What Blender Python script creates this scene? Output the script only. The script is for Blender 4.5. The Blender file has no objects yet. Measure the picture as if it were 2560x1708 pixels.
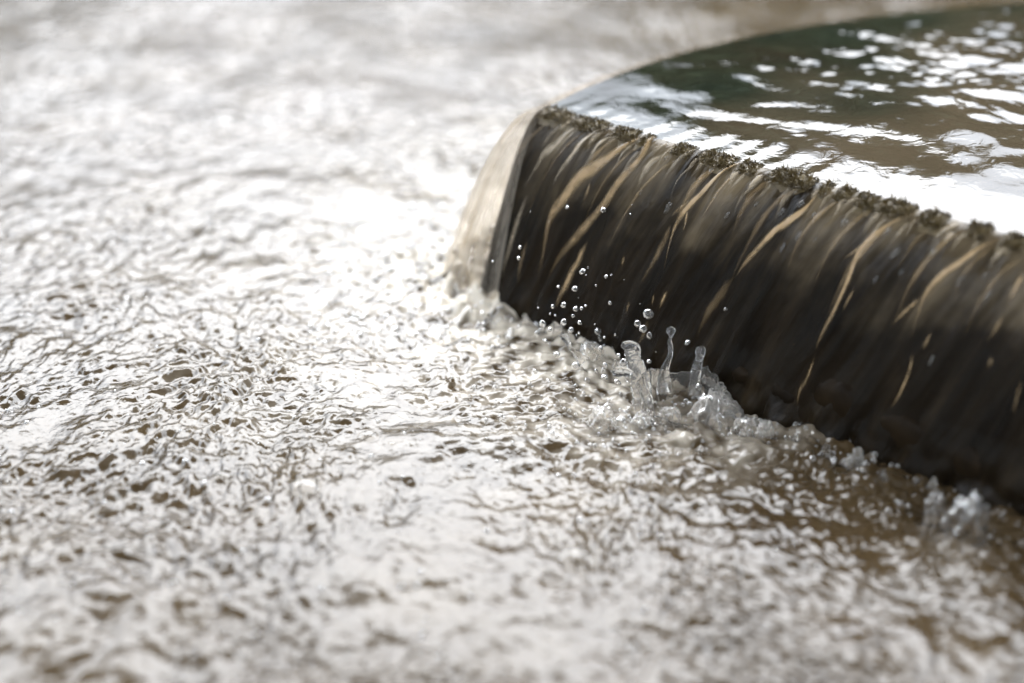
import bpy, math, random
import numpy as np
from mathutils import Vector, Matrix

rnd = random.Random(7)
nrs = np.random.RandomState(11)
R = math.radians
S = bpy.context.scene
COL = S.collection

# ------------------------------------------------------------------ camera
CAM_H, PITCH, FOCAL = 0.368, 27.0, 50.0
cam = bpy.data.cameras.new("camera")
cam_o = bpy.data.objects.new("camera", cam)
COL.objects.link(cam_o)
cam_o.location = (0, 0, CAM_H)
cam_o.rotation_euler = (R(90 - PITCH), 0, 0)
cam.lens = FOCAL
cam.sensor_width = 36
cam.clip_start = 0.02
cam.clip_end = 400
cam.dof.use_dof = True
cam.dof.focus_distance = 0.75
cam.dof.aperture_fstop = 2.6
cam.dof.aperture_blades = 0
S.camera = cam_o

# ------------------------------------------------------------------ sky and sun
SUN_EL, SUN_AZ = 52.0, -6.0            # azimuth clockwise from +Y
world = bpy.data.worlds.new("World")
S.world = world
world.use_nodes = True
wt = world.node_tree
wn, wl = wt.nodes, wt.links
bg = wn["Background"]
sky = wn.new("ShaderNodeTexSky")
sky.sky_type = 'NISHITA'
sky.sun_disc = False
sky.sun_elevation = R(SUN_EL)
sky.sun_rotation = R(SUN_AZ)
sky.dust_density = 3.0
tc = wn.new("ShaderNodeTexCoord")
mp = wn.new("ShaderNodeMapping")
mp.inputs['Scale'].default_value = (1.0, 1.0, 2.6)
nz = wn.new("ShaderNodeTexNoise")
nz.inputs['Scale'].default_value = 1.7
nz.inputs['Detail'].default_value = 5
cr = wn.new("ShaderNodeValToRGB")
cr.color_ramp.elements[0].position = 0.30
cr.color_ramp.elements[0].color = (0.72, 0.72, 0.72, 1)
cr.color_ramp.elements[1].position = 0.62
cr.color_ramp.elements[1].color = (1, 1, 1, 1)
cc = wn.new("ShaderNodeValToRGB")        # colour of the cloud sheet
cc.color_ramp.elements[0].position = 0.25
cc.color_ramp.elements[0].color = (0.73, 0.81, 0.92, 1)
cc.color_ramp.elements[1].position = 0.75
cc.color_ramp.elements[1].color = (0.89, 0.945, 1.02, 1)
sc = wn.new("ShaderNodeMix"); sc.data_type = 'RGBA'; sc.blend_type = 'MULTIPLY'
sc.inputs['Factor'].default_value = 1.0
sc.inputs[7].default_value = (9.0, 9.0, 9.0, 1)
mx = wn.new("ShaderNodeMix"); mx.data_type = 'RGBA'
wl.new(tc.outputs['Generated'], mp.inputs['Vector'])
wl.new(mp.outputs['Vector'], nz.inputs['Vector'])
wl.new(nz.outputs['Fac'], cr.inputs['Fac'])
wl.new(nz.outputs['Fac'], cc.inputs['Fac'])
sx = wn.new("ShaderNodeSeparateXYZ")
el = wn.new("ShaderNodeMapRange")
el.inputs['From Min'].default_value = 0.24; el.inputs['From Max'].default_value = 0.72
el.inputs['To Min'].default_value = 1.2; el.inputs['To Max'].default_value = 13.5
wl.new(tc.outputs['Generated'], sx.inputs[0])
wl.new(sx.outputs['Z'], el.inputs['Value'])
cb = wn.new("ShaderNodeCombineXYZ")
for q in range(3): wl.new(el.outputs[0], cb.inputs[q])
wl.new(cb.outputs[0], sc.inputs[7])
wl.new(cc.outputs['Color'], sc.inputs[6])
wl.new(cr.outputs['Color'], mx.inputs['Factor'])
wl.new(sky.outputs['Color'], mx.inputs[6])
wl.new(sc.outputs[2], mx.inputs[7])
wl.new(mx.outputs[2], bg.inputs['Color'])
bg.inputs['Strength'].default_value = 0.14

sun = bpy.data.lights.new("sun", 'SUN')
sun.energy = 0.5
sun.angle = R(60)
sun.color = (1.0, 0.97, 0.92)
sun_o = bpy.data.objects.new("sun", sun)
COL.objects.link(sun_o)
sd = Vector((math.sin(R(SUN_AZ)) * math.cos(R(SUN_EL)), math.cos(R(SUN_AZ)) * math.cos(R(SUN_EL)), math.sin(R(SUN_EL))))
sun_o.rotation_euler = sd.to_track_quat('Z', 'Y').to_euler()
sun_o.location = (0, 3, 5)

S.view_settings.view_transform = 'Standard'
S.view_settings.look = 'None'
S.view_settings.exposure = 2.84
S.view_settings.gamma = 1
S.render.engine = 'CYCLES'
S.cycles.use_denoising = True
S.cycles.max_bounces = 14
S.cycles.transmission_bounces = 10
S.cycles.transparent_max_bounces = 16
S.cycles.diffuse_bounces = 3
S.cycles.glossy_bounces = 5
S.cycles.sample_clamp_indirect = 12
S.cycles.caustics_reflective = False
S.cycles.caustics_refractive = True

# ------------------------------------------------------------------ helpers
def link(o):
    COL.objects.link(o)
    return o

def tag(o, label=None, cat=None, group=None, kind=None):
    if label: o["label"] = label
    if cat: o["category"] = cat
    if group: o["group"] = group
    if kind: o["kind"] = kind
    return o

def empty(name, loc=(0, 0, 0)):
    o = bpy.data.objects.new(name, None)
    o.empty_display_size = 0.01
    o.location = loc
    return link(o)

def np_mesh(name, V, F, mat, parent=None, smooth=True, attrs=None):
    """V (n,3) array, F (m,4) or (m,3) array; one mesh object, vertices in world space"""
    V = np.asarray(V, np.float32)
    F = np.asarray(F, np.int32)
    m = bpy.data.meshes.new(name)
    k = F.shape[1]
    m.vertices.add(len(V)); m.vertices.foreach_set("co", V.ravel())
    m.loops.add(F.size); m.loops.foreach_set("vertex_index", F.ravel())
    m.polygons.add(len(F))
    m.polygons.foreach_set("loop_start", np.arange(0, F.size, k, dtype=np.int32))
    m.polygons.foreach_set("use_smooth", np.full(len(F), smooth))
    m.update(calc_edges=True)
    for an, av in (attrs or {}).items():
        a = m.attributes.new(an, 'FLOAT', 'POINT')
        a.data.foreach_set("value", np.asarray(av, np.float32).ravel())
    m.validate()
    m.materials.append(mat)
    o = link(bpy.data.objects.new(name, m))
    if parent is not None:
        o.parent = parent
        o.matrix_parent_inverse = Matrix.Translation(-parent_origin(parent))
    return o

def parent_origin(p):
    # things are Empties at their base; every part mesh is stored in the coordinates of the place
    return Vector(p.location) if p.type == 'EMPTY' else Vector((0, 0, 0))

def grid_faces(nr, nc, wrap=False):
    i = np.arange(nr - 1)[:, None]
    j = np.arange(nc if wrap else nc - 1)[None, :]
    a = i * nc + j; b = i * nc + (j + 1) % nc
    c = (i + 1) * nc + (j + 1) % nc; d = (i + 1) * nc + j
    return np.stack([a, b, c, d], -1).reshape(-1, 4)

def _hash(ix, iy, seed):
    h = (ix * 374761393 + iy * 668265263 + seed * 974634777) & 0xFFFFFFFF
    h = ((h ^ (h >> 13)) * 1274126177) & 0xFFFFFFFF
    return (h ^ (h >> 16)) & 0xFFFFFFFF

def pn(x, y, seed=0):
    """gradient noise, about -1..1"""
    x = np.asarray(x, np.float64); y = np.asarray(y, np.float64)
    x0 = np.floor(x).astype(np.int64); y0 = np.floor(y).astype(np.int64)
    fx = x - x0; fy = y - y0
    u = fx ** 3 * (fx * (fx * 6 - 15) + 10); v = fy ** 3 * (fy * (fy * 6 - 15) + 10)
    def g(ax, ay):
        a = _hash(x0 + ax, y0 + ay, seed) * (2 * math.pi / 4294967296.0)
        return np.cos(a) * (fx - ax) + np.sin(a) * (fy - ay)
    n0 = g(0, 0) * (1 - u) + g(1, 0) * u
    n1 = g(0, 1) * (1 - u) + g(1, 1) * u
    return (n0 * (1 - v) + n1 * v) * 1.5

# pixel of the 2560 x 1708 photograph -> direction / points in the place
cp, sp_ = math.cos(R(PITCH)), math.sin(R(PITCH))
def ray(px, py):
    u = (px - 1280) / 2560 * 36 / FOCAL
    v = (854 - py) / 2560 * 36 / FOCAL
    return np.array([u, cp + v * sp_, -sp_ + v * cp])      # per unit of depth
def at_depth(px, py, d):
    return np.array([0, 0, CAM_H]) + ray(px, py) * d
def at_z(px, py, z=0.0):
    r = ray(px, py)
    return np.array([0, 0, CAM_H]) + r * ((z - CAM_H) / r[2])
PXM = lambda d: d * 36 / FOCAL / 2560                      # metres per photo pixel at depth d

# ------------------------------------------------------------------ materials
def mat(name):
    m = bpy.data.materials.new(name)
    m.use_nodes = True
    nt = m.node_tree
    return m, nt, nt.nodes, nt.links, nt.nodes["Principled BSDF"]

def noise(n, scale, detail=4, rough=0.55, dist=0.0):
    t = n.new("ShaderNodeTexNoise")
    t.inputs['Scale'].default_value = scale
    t.inputs['Detail'].default_value = detail
    t.inputs['Roughness'].default_value = rough
    t.inputs['Distortion'].default_value = dist
    return t

def ramp(n, stops):
    c = n.new("ShaderNodeValToRGB")
    e = c.color_ramp.elements
    while len(e) < len(stops): e.new(0.5)
    for q, (p, col) in zip(e, stops):
        q.position = p; q.color = (*col, 1)
    return c

def water_material(name, stops, bump_scale, bump_dist, tint, ior=1.40):
    m, nt, n, l, p = mat(name)
    t = n.new("ShaderNodeTexCoord")
    a = noise(n, 14, 5)
    l.new(t.outputs['Object'], a.inputs['Vector'])
    c = ramp(n, stops)
    l.new(a.outputs['Fac'], c.inputs['Fac'])
    ta = n.new("ShaderNodeAttribute"); ta.attribute_name = "tint"      # froth with a painted warm glow, or silt
    mx = n.new("ShaderNodeMix"); mx.data_type = 'RGBA'
    l.new(ta.outputs['Fac'], mx.inputs['Factor'])
    l.new(c.outputs['Color'], mx.inputs[6]); mx.inputs[7].default_value = (*tint, 1)
    l.new(mx.outputs[2], p.inputs['Base Color'])
    p.inputs['Roughness'].default_value = 0.02
    p.inputs['IOR'].default_value = ior
    b = noise(n, bump_scale, 3, 0.5, 0.6)
    l.new(t.outputs['Object'], b.inputs['Vector'])
    bp = n.new("ShaderNodeBump")
    bp.inputs['Strength'].default_value = 1.0
    bp.inputs['Distance'].default_value = bump_dist
    l.new(b.outputs['Fac'], bp.inputs['Height'])
    l.new(bp.outputs['Normal'], p.inputs['Normal'])
    return m

M_POOL = water_material("murky_water", [(0.3, (0.036, 0.0235, 0.0110)), (0.55, (0.053, 0.0350, 0.0168)), (0.75, (0.074, 0.051, 0.026))], 260, 0.0004, (0.60, 0.53, 0.43))
M_UPPER = water_material("upper_water", [(0.32, (0.0105, 0.0140, 0.0098)), (0.5, (0.014, 0.0150, 0.0090)), (0.7, (0.016, 0.0115, 0.007))], 90, 0.00025, (0.062, 0.046, 0.028))

def glass(name, color=(1, 1, 1), rough=0.0, bump=0.0, bscale=300, milk=0.045):
    m, nt, n, l, p = mat(name)
    p.inputs['Base Color'].default_value = (*color, 1)
    p.inputs['Transmission Weight'].default_value = 1
    p.inputs['Roughness'].default_value = rough
    p.inputs['IOR'].default_value = 1.33
    if milk:                                  # air in froth; elsewhere pale diffuse stands for refracted brightness
        d = n.new("ShaderNodeBsdfDiffuse"); d.inputs['Color'].default_value = (0.80, 0.76, 0.70, 1)
        tl = n.new("ShaderNodeBsdfTranslucent"); tl.inputs['Color'].default_value = (0.80, 0.76, 0.70, 1)
        m1 = n.new("ShaderNodeMixShader"); m1.inputs[0].default_value = 0.6
        m2 = n.new("ShaderNodeMixShader"); m2.inputs[0].default_value = milk
        l.new(d.outputs[0], m1.inputs[1]); l.new(tl.outputs[0], m1.inputs[2])
        l.new(p.outputs[0], m2.inputs[1]); l.new(m1.outputs[0], m2.inputs[2])
        l.new(m2.outputs[0], n["Material Output"].inputs['Surface'])
    if bump:
        t = n.new("ShaderNodeTexCoord")
        b = noise(n, bscale, 3)
        l.new(t.outputs['Object'], b.inputs['Vector'])
        bp = n.new("ShaderNodeBump")
        bp.inputs['Distance'].default_value = bump
        l.new(b.outputs['Fac'], bp.inputs['Height'])
        l.new(bp.outputs['Normal'], p.inputs['Normal'])
    return m
M_DROP = glass("clear_water_drop")
M_SPLASH = glass("clear_splash_water", (0.98, 0.96, 0.93), 0.0, 0.0006, 260, 0.03)
M_FROTH = glass("white_froth", milk=0.22)
M_MILKY = glass("milky_splash_water", (0.98, 0.94, 0.88), 0.02, 0.0006, 260, 0.15)

def bubble_material():
    m, nt, n, l, p = mat("thin_bubble_film")
    n.remove(p)
    out = n["Material Output"]
    tr = n.new("ShaderNodeBsdfTransparent"); tr.inputs['Color'].default_value = (0.93, 0.92, 0.90, 1)
    gl = n.new("ShaderNodeBsdfGlossy"); gl.inputs['Roughness'].default_value = 0.02
    fr = n.new("ShaderNodeLayerWeight"); fr.inputs['Blend'].default_value = 0.5
    pw = n.new("ShaderNodeMath"); pw.operation = 'POWER'; pw.inputs[1].default_value = 4.5
    mm = n.new("ShaderNodeMath"); mm.operation = 'MULTIPLY_ADD'
    mm.inputs[1].default_value = 0.55; mm.inputs[2].default_value = 0.025; mm.use_clamp = True
    l.new(fr.outputs['Facing'], pw.inputs[0])
    mi = n.new("ShaderNodeMixShader")
    l.new(pw.outputs[0], mm.inputs[0]); l.new(mm.outputs[0], mi.inputs[0])
    l.new(tr.outputs[0], mi.inputs[1]); l.new(gl.outputs[0], mi.inputs[2])
    l.new(mi.outputs[0], out.inputs['Surface'])
    return m
M_BUBBLE = bubble_material()

def stone_material():
    m, nt, n, l, p = mat("wet_dark_stone")
    t = n.new("ShaderNodeTexCoord")
    a = noise(n, 30, 6, 0.6)
    l.new(t.outputs['Object'], a.inputs['Vector'])
    c = ramp(n, [(0.3, (0.010, 0.008, 0.006)), (0.7, (0.035, 0.027, 0.018))])
    l.new(a.outputs['Fac'], c.inputs['Fac']); l.new(c.outputs['Color'], p.inputs['Base Color'])
    p.inputs['Roughness'].default_value = 0.35
    bp = n.new("ShaderNodeBump"); bp.inputs['Distance'].default_value = 0.002
    l.new(a.outputs['Fac'], bp.inputs['Height']); l.new(bp.outputs['Normal'], p.inputs['Normal'])
    return m
M_STONE = stone_material()

def sheet_material():
    """thin sheet running over dark stone; 'fu' runs along the rim, 'fv' down the fall (metres)"""
    m, nt, n, l, p = mat("falling_water_sheet")
    au = n.new("ShaderNodeAttribute"); au.attribute_name = "fu"
    av = n.new("ShaderNodeAttribute"); av.attribute_name = "fv"
    def vec(su, sv):
        a = n.new("ShaderNodeMath"); a.operation = 'MULTIPLY'; a.inputs[1].default_value = su
        b = n.new("ShaderNodeMath"); b.operation = 'MULTIPLY'; b.inputs[1].default_value = sv
        l.new(au.outputs['Fac'], a.inputs[0]); l.new(av.outputs['Fac'], b.inputs[0])
        c = n.new("ShaderNodeCombineXYZ")
        l.new(a.outputs[0], c.inputs[0]); l.new(b.outputs[0], c.inputs[1])
        return c
    n1 = noise(n, 1, 4, 0.55, 0.3); l.new(vec(58, 10).outputs[0], n1.inputs['Vector'])
    n2 = noise(n, 1, 3, 0.5); l.new(vec(28, 26).outputs[0], n2.inputs['Vector'])
    # tan glow painted into the lip, darkened below, with a ragged border
    ad = n.new("ShaderNodeMath"); ad.operation = 'MULTIPLY_ADD'; ad.inputs[1].default_value = 0.11; ad.inputs[2].default_value = -0.055
    l.new(n2.outputs['Fac'], ad.inputs[0])
    sm = n.new("ShaderNodeMath"); sm.operation = 'ADD'
    l.new(ad.outputs[0], sm.inputs[0]); l.new(av.outputs['Fac'], sm.inputs[1])
    mr = n.new("ShaderNodeMapRange"); mr.interpolation_type = 'SMOOTHSTEP'
    mr.inputs['From Min'].default_value = 0.012; mr.inputs['From Max'].default_value = 0.066
    mr.inputs['To Min'].default_value = 1.0; mr.inputs['To Max'].default_value = 0.0
    l.new(sm.outputs[0], mr.inputs['Value'])
    c1 = ramp(n, [(0.36, (0.0048, 0.0032, 0.0017)), (0.55, (0.0115, 0.0077, 0.0041)), (0.74, (0.029, 0.0198, 0.0108))])
    c2 = ramp(n, [(0.34, (0.012, 0.0085, 0.005)), (0.47, (0.048, 0.0345, 0.019)), (0.66, (0.17, 0.130, 0.080))])
    l.new(n1.outputs['Fac'], c1.inputs['Fac']); l.new(n1.outputs['Fac'], c2.inputs['Fac'])
    mi = n.new("ShaderNodeMix"); mi.data_type = 'RGBA'
    l.new(mr.outputs[0], mi.inputs['Factor']); l.new(c1.outputs[0], mi.inputs[6]); l.new(c2.outputs[0], mi.inputs[7])
    l.new(mi.outputs[2], p.inputs['Base Color'])
    p.inputs['Roughness'].default_value = 0.10
    p.inputs['IOR'].default_value = 1.33
    p.inputs['Specular IOR Level'].default_value = 0.2
    nb = noise(n, 1, 4, 0.6, 0.5); l.new(vec(260, 55).outputs[0], nb.inputs['Vector'])
    bp = n.new("ShaderNodeBump"); bp.inputs['Distance'].default_value = 0.0008; bp.inputs['Strength'].default_value = 1.0
    l.new(nb.outputs['Fac'], bp.inputs['Height']); l.new(bp.outputs['Normal'], p.inputs['Normal'])
    return m
M_SHEET = sheet_material()

def light_streak_material(name, col, dens):  # light refracted by the sheet's ridges, painted as tan ribbons
    m, nt, n, l, p = mat(name)
    a = n.new("ShaderNodeAttribute"); a.attribute_name = "soft"
    t = n.new("ShaderNodeTexCoord")
    z = noise(n, 130, 4, 0.6); l.new(t.outputs['Object'], z.inputs['Vector'])
    q = n.new("ShaderNodeMath"); q.operation = 'MULTIPLY_ADD'; q.inputs[1].default_value = 1.5; q.inputs[2].default_value = 0.1
    l.new(z.outputs['Fac'], q.inputs[0])
    w = n.new("ShaderNodeMath"); w.operation = 'MULTIPLY'
    l.new(q.outputs[0], w.inputs[0]); l.new(a.outputs['Fac'], w.inputs[1])
    d = n.new("ShaderNodeMath"); d.operation = 'MULTIPLY'; d.inputs[1].default_value = dens; d.use_clamp = True
    l.new(w.outputs[0], d.inputs[0]); l.new(d.outputs[0], p.inputs['Alpha'])
    p.inputs['Base Color'].default_value = (*col, 1)
    p.inputs['Roughness'].default_value = 0.15
    p.inputs['IOR'].default_value = 1.33
    return m
M_STREAK = light_streak_material("tan_light_streak", (0.42, 0.29, 0.155), 1.0)
M_STREAK_PALE = light_streak_material("pale_light_streak", (0.42, 0.34, 0.24), 0.9)

def curtain_material():
    m, nt, n, l, p = mat("backlit_water_curtain")
    out = n["Material Output"]
    au = n.new("ShaderNodeAttribute"); au.attribute_name = "fu"
    av = n.new("ShaderNodeAttribute"); av.attribute_name = "fv"
    a = n.new("ShaderNodeMath"); a.operation = 'MULTIPLY'; a.inputs[1].default_value = 150
    b = n.new("ShaderNodeMath"); b.operation = 'MULTIPLY'; b.inputs[1].default_value = 14
    c = n.new("ShaderNodeCombineXYZ")
    l.new(au.outputs['Fac'], a.inputs[0]); l.new(av.outputs['Fac'], b.inputs[0])
    l.new(a.outputs[0], c.inputs[0]); l.new(b.outputs[0], c.inputs[1])
    z = noise(n, 1, 4, 0.55, 0.4); l.new(c.outputs[0], z.inputs['Vector'])
    p.inputs['Base Color'].default_value = (0.50, 0.44, 0.36, 1)
    p.inputs['Roughness'].default_value = 0.06
    p.inputs['IOR'].default_value = 1.33
    tl = n.new("ShaderNodeBsdfTranslucent"); tl.inputs['Color'].default_value = (0.80, 0.72, 0.60, 1)
    tr = n.new("ShaderNodeBsdfTransparent"); tr.inputs['Color'].default_value = (0.95, 0.92, 0.88, 1)
    m1 = n.new("ShaderNodeMixShader"); m1.inputs[0].default_value = 0.5
    l.new(p.outputs[0], m1.inputs[1]); l.new(tl.outputs[0], m1.inputs[2])
    mr = n.new("ShaderNodeMapRange")
    mr.inputs['From Min'].default_value = 0.35; mr.inputs['From Max'].default_value = 0.62
    mr.inputs['To Min'].default_value = 0.14; mr.inputs['To Max'].default_value = 0.56
    l.new(z.outputs['Fac'], mr.inputs['Value'])
    lip = n.new("ShaderNodeAttribute"); lip.attribute_name = "body"
    ml = n.new("ShaderNodeMath"); ml.operation = 'MULTIPLY'
    l.new(mr.outputs[0], ml.inputs[0]); l.new(lip.outputs['Fac'], ml.inputs[1])
    m2 = n.new("ShaderNodeMixShader")
    l.new(ml.outputs[0], m2.inputs[0]); l.new(tr.outputs[0], m2.inputs[1]); l.new(m1.outputs[0], m2.inputs[2])
    bp = n.new("ShaderNodeBump"); bp.inputs['Distance'].default_value = 0.0015
    l.new(z.outputs['Fac'], bp.inputs['Height']); l.new(bp.outputs['Normal'], p.inputs['Normal'])
    l.new(m2.outputs[0], out.inputs['Surface'])
    return m
M_CURTAIN = curtain_material()

def simple(name, stops, scale, rough=0.6, bump=0.0):
    m, nt, n, l, p = mat(name)
    t = n.new("ShaderNodeTexCoord")
    a = noise(n, scale, 5); l.new(t.outputs['Object'], a.inputs['Vector'])
    c = ramp(n, stops); l.new(a.outputs['Fac'], c.inputs['Fac']); l.new(c.outputs['Color'], p.inputs['Base Color'])
    p.inputs['Roughness'].default_value = rough
    if bump:
        bp = n.new("ShaderNodeBump"); bp.inputs['Distance'].default_value = bump
        l.new(a.outputs['Fac'], bp.inputs['Height']); l.new(bp.outputs['Normal'], p.inputs['Normal'])
    return m
M_MOSS = simple("wet_moss", [(0.3, (0.045, 0.029, 0.010)), (0.6, (0.115, 0.080, 0.028)), (0.8, (0.16, 0.115, 0.045))], 160, 0.5)
M_BILLOW = simple("brown_billow_water", [(0.35, (0.0075, 0.0050, 0.0028)), (0.7, (0.020, 0.013, 0.0068))], 60, 0.4, 0.0006)
M_BILLOW.node_tree.nodes["Principled BSDF"].inputs["Specular IOR Level"].default_value = 0.05
M_LEAF = simple("woodland_leaves", [(0.3, (0.020, 0.032, 0.012)), (0.7, (0.055, 0.075, 0.028))], 0.8, 0.7)
M_GROUND = simple("earth_bank", [(0.3, (0.05, 0.045, 0.03)), (0.7, (0.10, 0.085, 0.055))], 0.6, 0.9)

# ------------------------------------------------------------------ the ledge in plan
# C: its corner; DV: along the near rim (to the right and towards the viewer); NI: inwards over the upper basin
C2 = np.array([0.020, 0.800]); DV = np.array([0.7415, -0.6710]); NI = np.array([0.6710, 0.7415]); NO = -NI
ZR = 0.113                                   # height of the rim
K_NEAR = ZR / 0.047 ** 2                     # fall parabola of the near face: drop = K o^2
K_SIDE = ZR / 0.066 ** 2
def f_left(b):                               # left end of the basin, as s over b
    return -0.221 * b + 1.034 * b * b
def sb(x, y):
    return (x - C2[0]) * DV[0] + (y - C2[1]) * DV[1], (x - C2[0]) * NI[0] + (y - C2[1]) * NI[1]
def xy(s, b):
    return C2[0] + s * DV[0] + b * NI[0], C2[1] + s * DV[1] + b * NI[1]

# ------------------------------------------------------------------ lower pool
def lower_height(x, y, want_foam_and_glow=False):
    s, b = sb(x, y)
    # distance outside the foot of the fall
    dn = np.where(s > 0, -b - 0.047, np.hypot(np.maximum(-b, 0), s) - 0.05)
    ds = -(s - f_left(np.clip(b, 0, 0.8))) - 0.06
    dist = np.where(b < 0, dn, np.where(s < 0.4, ds, -1))
    dist = np.maximum(dist, 0)
    turb = np.exp(-dist / 0.045)
    wide = np.exp(-dist / 0.16)
    # slow drift of the current bends the pattern
    wx = x + 0.018 * pn(x / 0.11, y / 0.11, 31); wy = y + 0.018 * pn(x / 0.11, y / 0.11, 32)
    calm = np.clip(0.74 + 0.8 * pn(x / 0.11, y / 0.13, 40) + 0.5 * pn(x / 0.04, y / 0.05, 41), 0.22, 1.3)
    left = 1 + 0.45 * np.clip((-x - 0.02) / 0.15, 0, 1)
    far = 1 - 0.72 * np.clip((y - 0.72) / 0.33, 0, 1)
    h = far * 0.0020 * pn(wx / 0.085, wy / 0.085, 1)
    h += far * left * 0.0015 * pn(wx / 0.025, wy / 0.031, 2)
    h += 0.00102 * left * calm * pn(wx / 0.0084 + 0.3 * pn(wx / 0.02, wy / 0.02, 14), wy / 0.0105, 3)
    h += 0.00064 * calm * pn(wx / 0.0045 + 0.5 * pn(wx / 0.008, wy / 0.008, 9), wy / 0.0060, 4)
    h += 0.00030 * calm * pn(wx / 0.0026, wy / 0.0036, 5)
    h += wide * (0.0030 * pn(wx / 0.045, wy / 0.045, 6) + 0.0009 * pn(wx / 0.011, wy / 0.012, 7))
    h += turb * (0.0065 * np.abs(pn(wx / 0.024, wy / 0.022, 8)) + 0.0034 * np.abs(pn(wx / 0.010, wy / 0.009, 10)) + 0.0013 * pn(wx / 0.0045, wy / 0.0045, 12))
    foam = np.clip(np.where(s < 0.0, 1.15, 1.75) * np.exp(-dist / np.where(s < 0.02, 0.07, 0.05)) * (0.25 + 1.1 * np.abs(pn(wx / 0.030, wy / 0.026, 21)) + 0.9 * pn(wx / 0.008, wy / 0.008, 22)), 0, 1)  # froth, spread wider at left to paint in the warm sun glow
    foam *= np.clip(1.15 - (s - 0.12) / 0.10, 0.0, 1)
    ck = at_z(1715, 1000)                            # clear water inside the crown
    foam *= 1 - 0.9 * np.exp(-(np.hypot(x - ck[0], y - ck[1]) / 0.022) ** 2)
    h += 0.013 * np.exp(-dist / 0.022) * np.clip(1.2 - (s + 0.01) / 0.03, 0, 1) * np.clip(1.3 - b / 0.2, 0, 1) * (0.45 + 0.8 * np.abs(pn(wx / 0.022, wy / 0.020, 23)))
    # rings spreading from the splash
    c = at_z(1650, 1040)
    r = np.hypot(x - c[0], y - c[1])
    h += 0.0010 * np.cos(r / 0.0042) * np.exp(-((r - 0.055) / 0.03) ** 2)
    return (h, foam) if want_foam_and_glow else h  # foam holds the froth and the painted sun glow

def build_lower():
    ang = np.radians(np.linspace(56, 8.6, 1250))
    ys = CAM_H / np.tan(ang)
    nc = 1400
    t = np.linspace(-1, 1, nc)
    X = t[None, :] * (0.46 * ys[:, None] + 0.17)
    Y = np.repeat(ys[:, None], nc, 1)
    Z, FO = lower_height(X, Y, True)
    edge = np.minimum(1, np.minimum((1 - np.abs(t))[None, :] / 0.02, np.minimum((Y - ys[0]) / 0.02, (ys[-1] - Y) / 0.15)))
    Z = Z * edge
    V = np.stack([X, Y, Z], -1).reshape(-1, 3)
    F = grid_faces(len(ys), nc)
    n0 = len(V)
    far = np.array([[-40, -20, 0], [40, -20, 0], [40, 22, 0], [-40, 22, 0]], float)
    a, b, c, d = 0, nc - 1, n0 - 1, n0 - nc
    F2 = np.array([[n0, n0 + 1, b, a], [b, n0 + 1, n0 + 2, c], [d, c, n0 + 2, n0 + 3], [n0, a, d, n0 + 3]])
    o = np_mesh("pool_water", np.vstack([V, far]), np.vstack([F, F2]), M_POOL, attrs={"tint": np.concatenate([FO.ravel(), np.zeros(4)])})
    tag(o, kind="structure")
build_lower()

g = 150.0
tag(np_mesh("ground", [[-g, -g, -0.25], [g, -g, -0.25], [g, g, -0.25], [-g, g, -0.25]], [[0, 1, 2, 3]], M_GROUND), kind="structure")

# ------------------------------------------------------------------ upper basin water
def upper_height(s, b):
    e = np.minimum(b, (s - f_left(b)))
    calm = 1 - np.exp(-np.maximum(e, 0) / 0.035)
    back = np.clip((b - 0.10) / 0.12, 0, 1) * np.clip((s + 0.02) / 0.10, 0, 1)
    h = 0.0092 * (1 - np.exp(-np.maximum(b, 0) / 0.085)) * (1 - np.exp(-np.maximum(s - f_left(b), 0) / 0.115))
    ws = s + 0.01 * pn(s / 0.05, b / 0.05, 60)
    wb = b + 0.01 * pn(s / 0.05, b / 0.05, 61)
    h += calm * 0.0015 * pn(ws / 0.10, wb / 0.060, 51)
    h += calm * (0.12 + 0.88 * np.clip((b - 0.03) / 0.12, 0, 1)) * 0.0016 * pn(ws / 0.030, wb / 0.024, 52)
    h += calm * back * (0.00085 * pn(ws / 0.014, wb / 0.012, 53) + 0.00034 * pn(ws / 0.006, wb / 0.0055, 54))
    h += 0.0006 * np.exp(-b / 0.03) * pn(s / 0.012, b / 0.09, 55) * np.clip(b / 0.01, 0, 1)
    return ZR + h

def build_upper():
    bs = np.concatenate([np.linspace(0, 0.05, 70)[:-1], np.linspace(0.05, 0.30, 260)[:-1], np.linspace(0.30, 0.75, 170)])
    ts = np.linspace(0, 1, 640) ** 1.25
    B = np.repeat(bs[:, None], len(ts), 1)
    f = f_left(B)
    Sx = f + ts[None, :] * (1.0 - f)
    Z = upper_height(Sx, B)
    X, Y = xy(Sx, B)
    V = np.stack([X, Y, Z], -1).reshape(-1, 3)
    tag(np_mesh("upper_water", V, grid_faces(len(bs), len(ts)), M_UPPER, attrs={"tint": np.clip((Sx - 0.06) / 0.14 + 0.6 * pn(Sx / 0.08, B / 0.08, 62), 0, 1)}), kind="structure")
build_upper()

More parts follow.
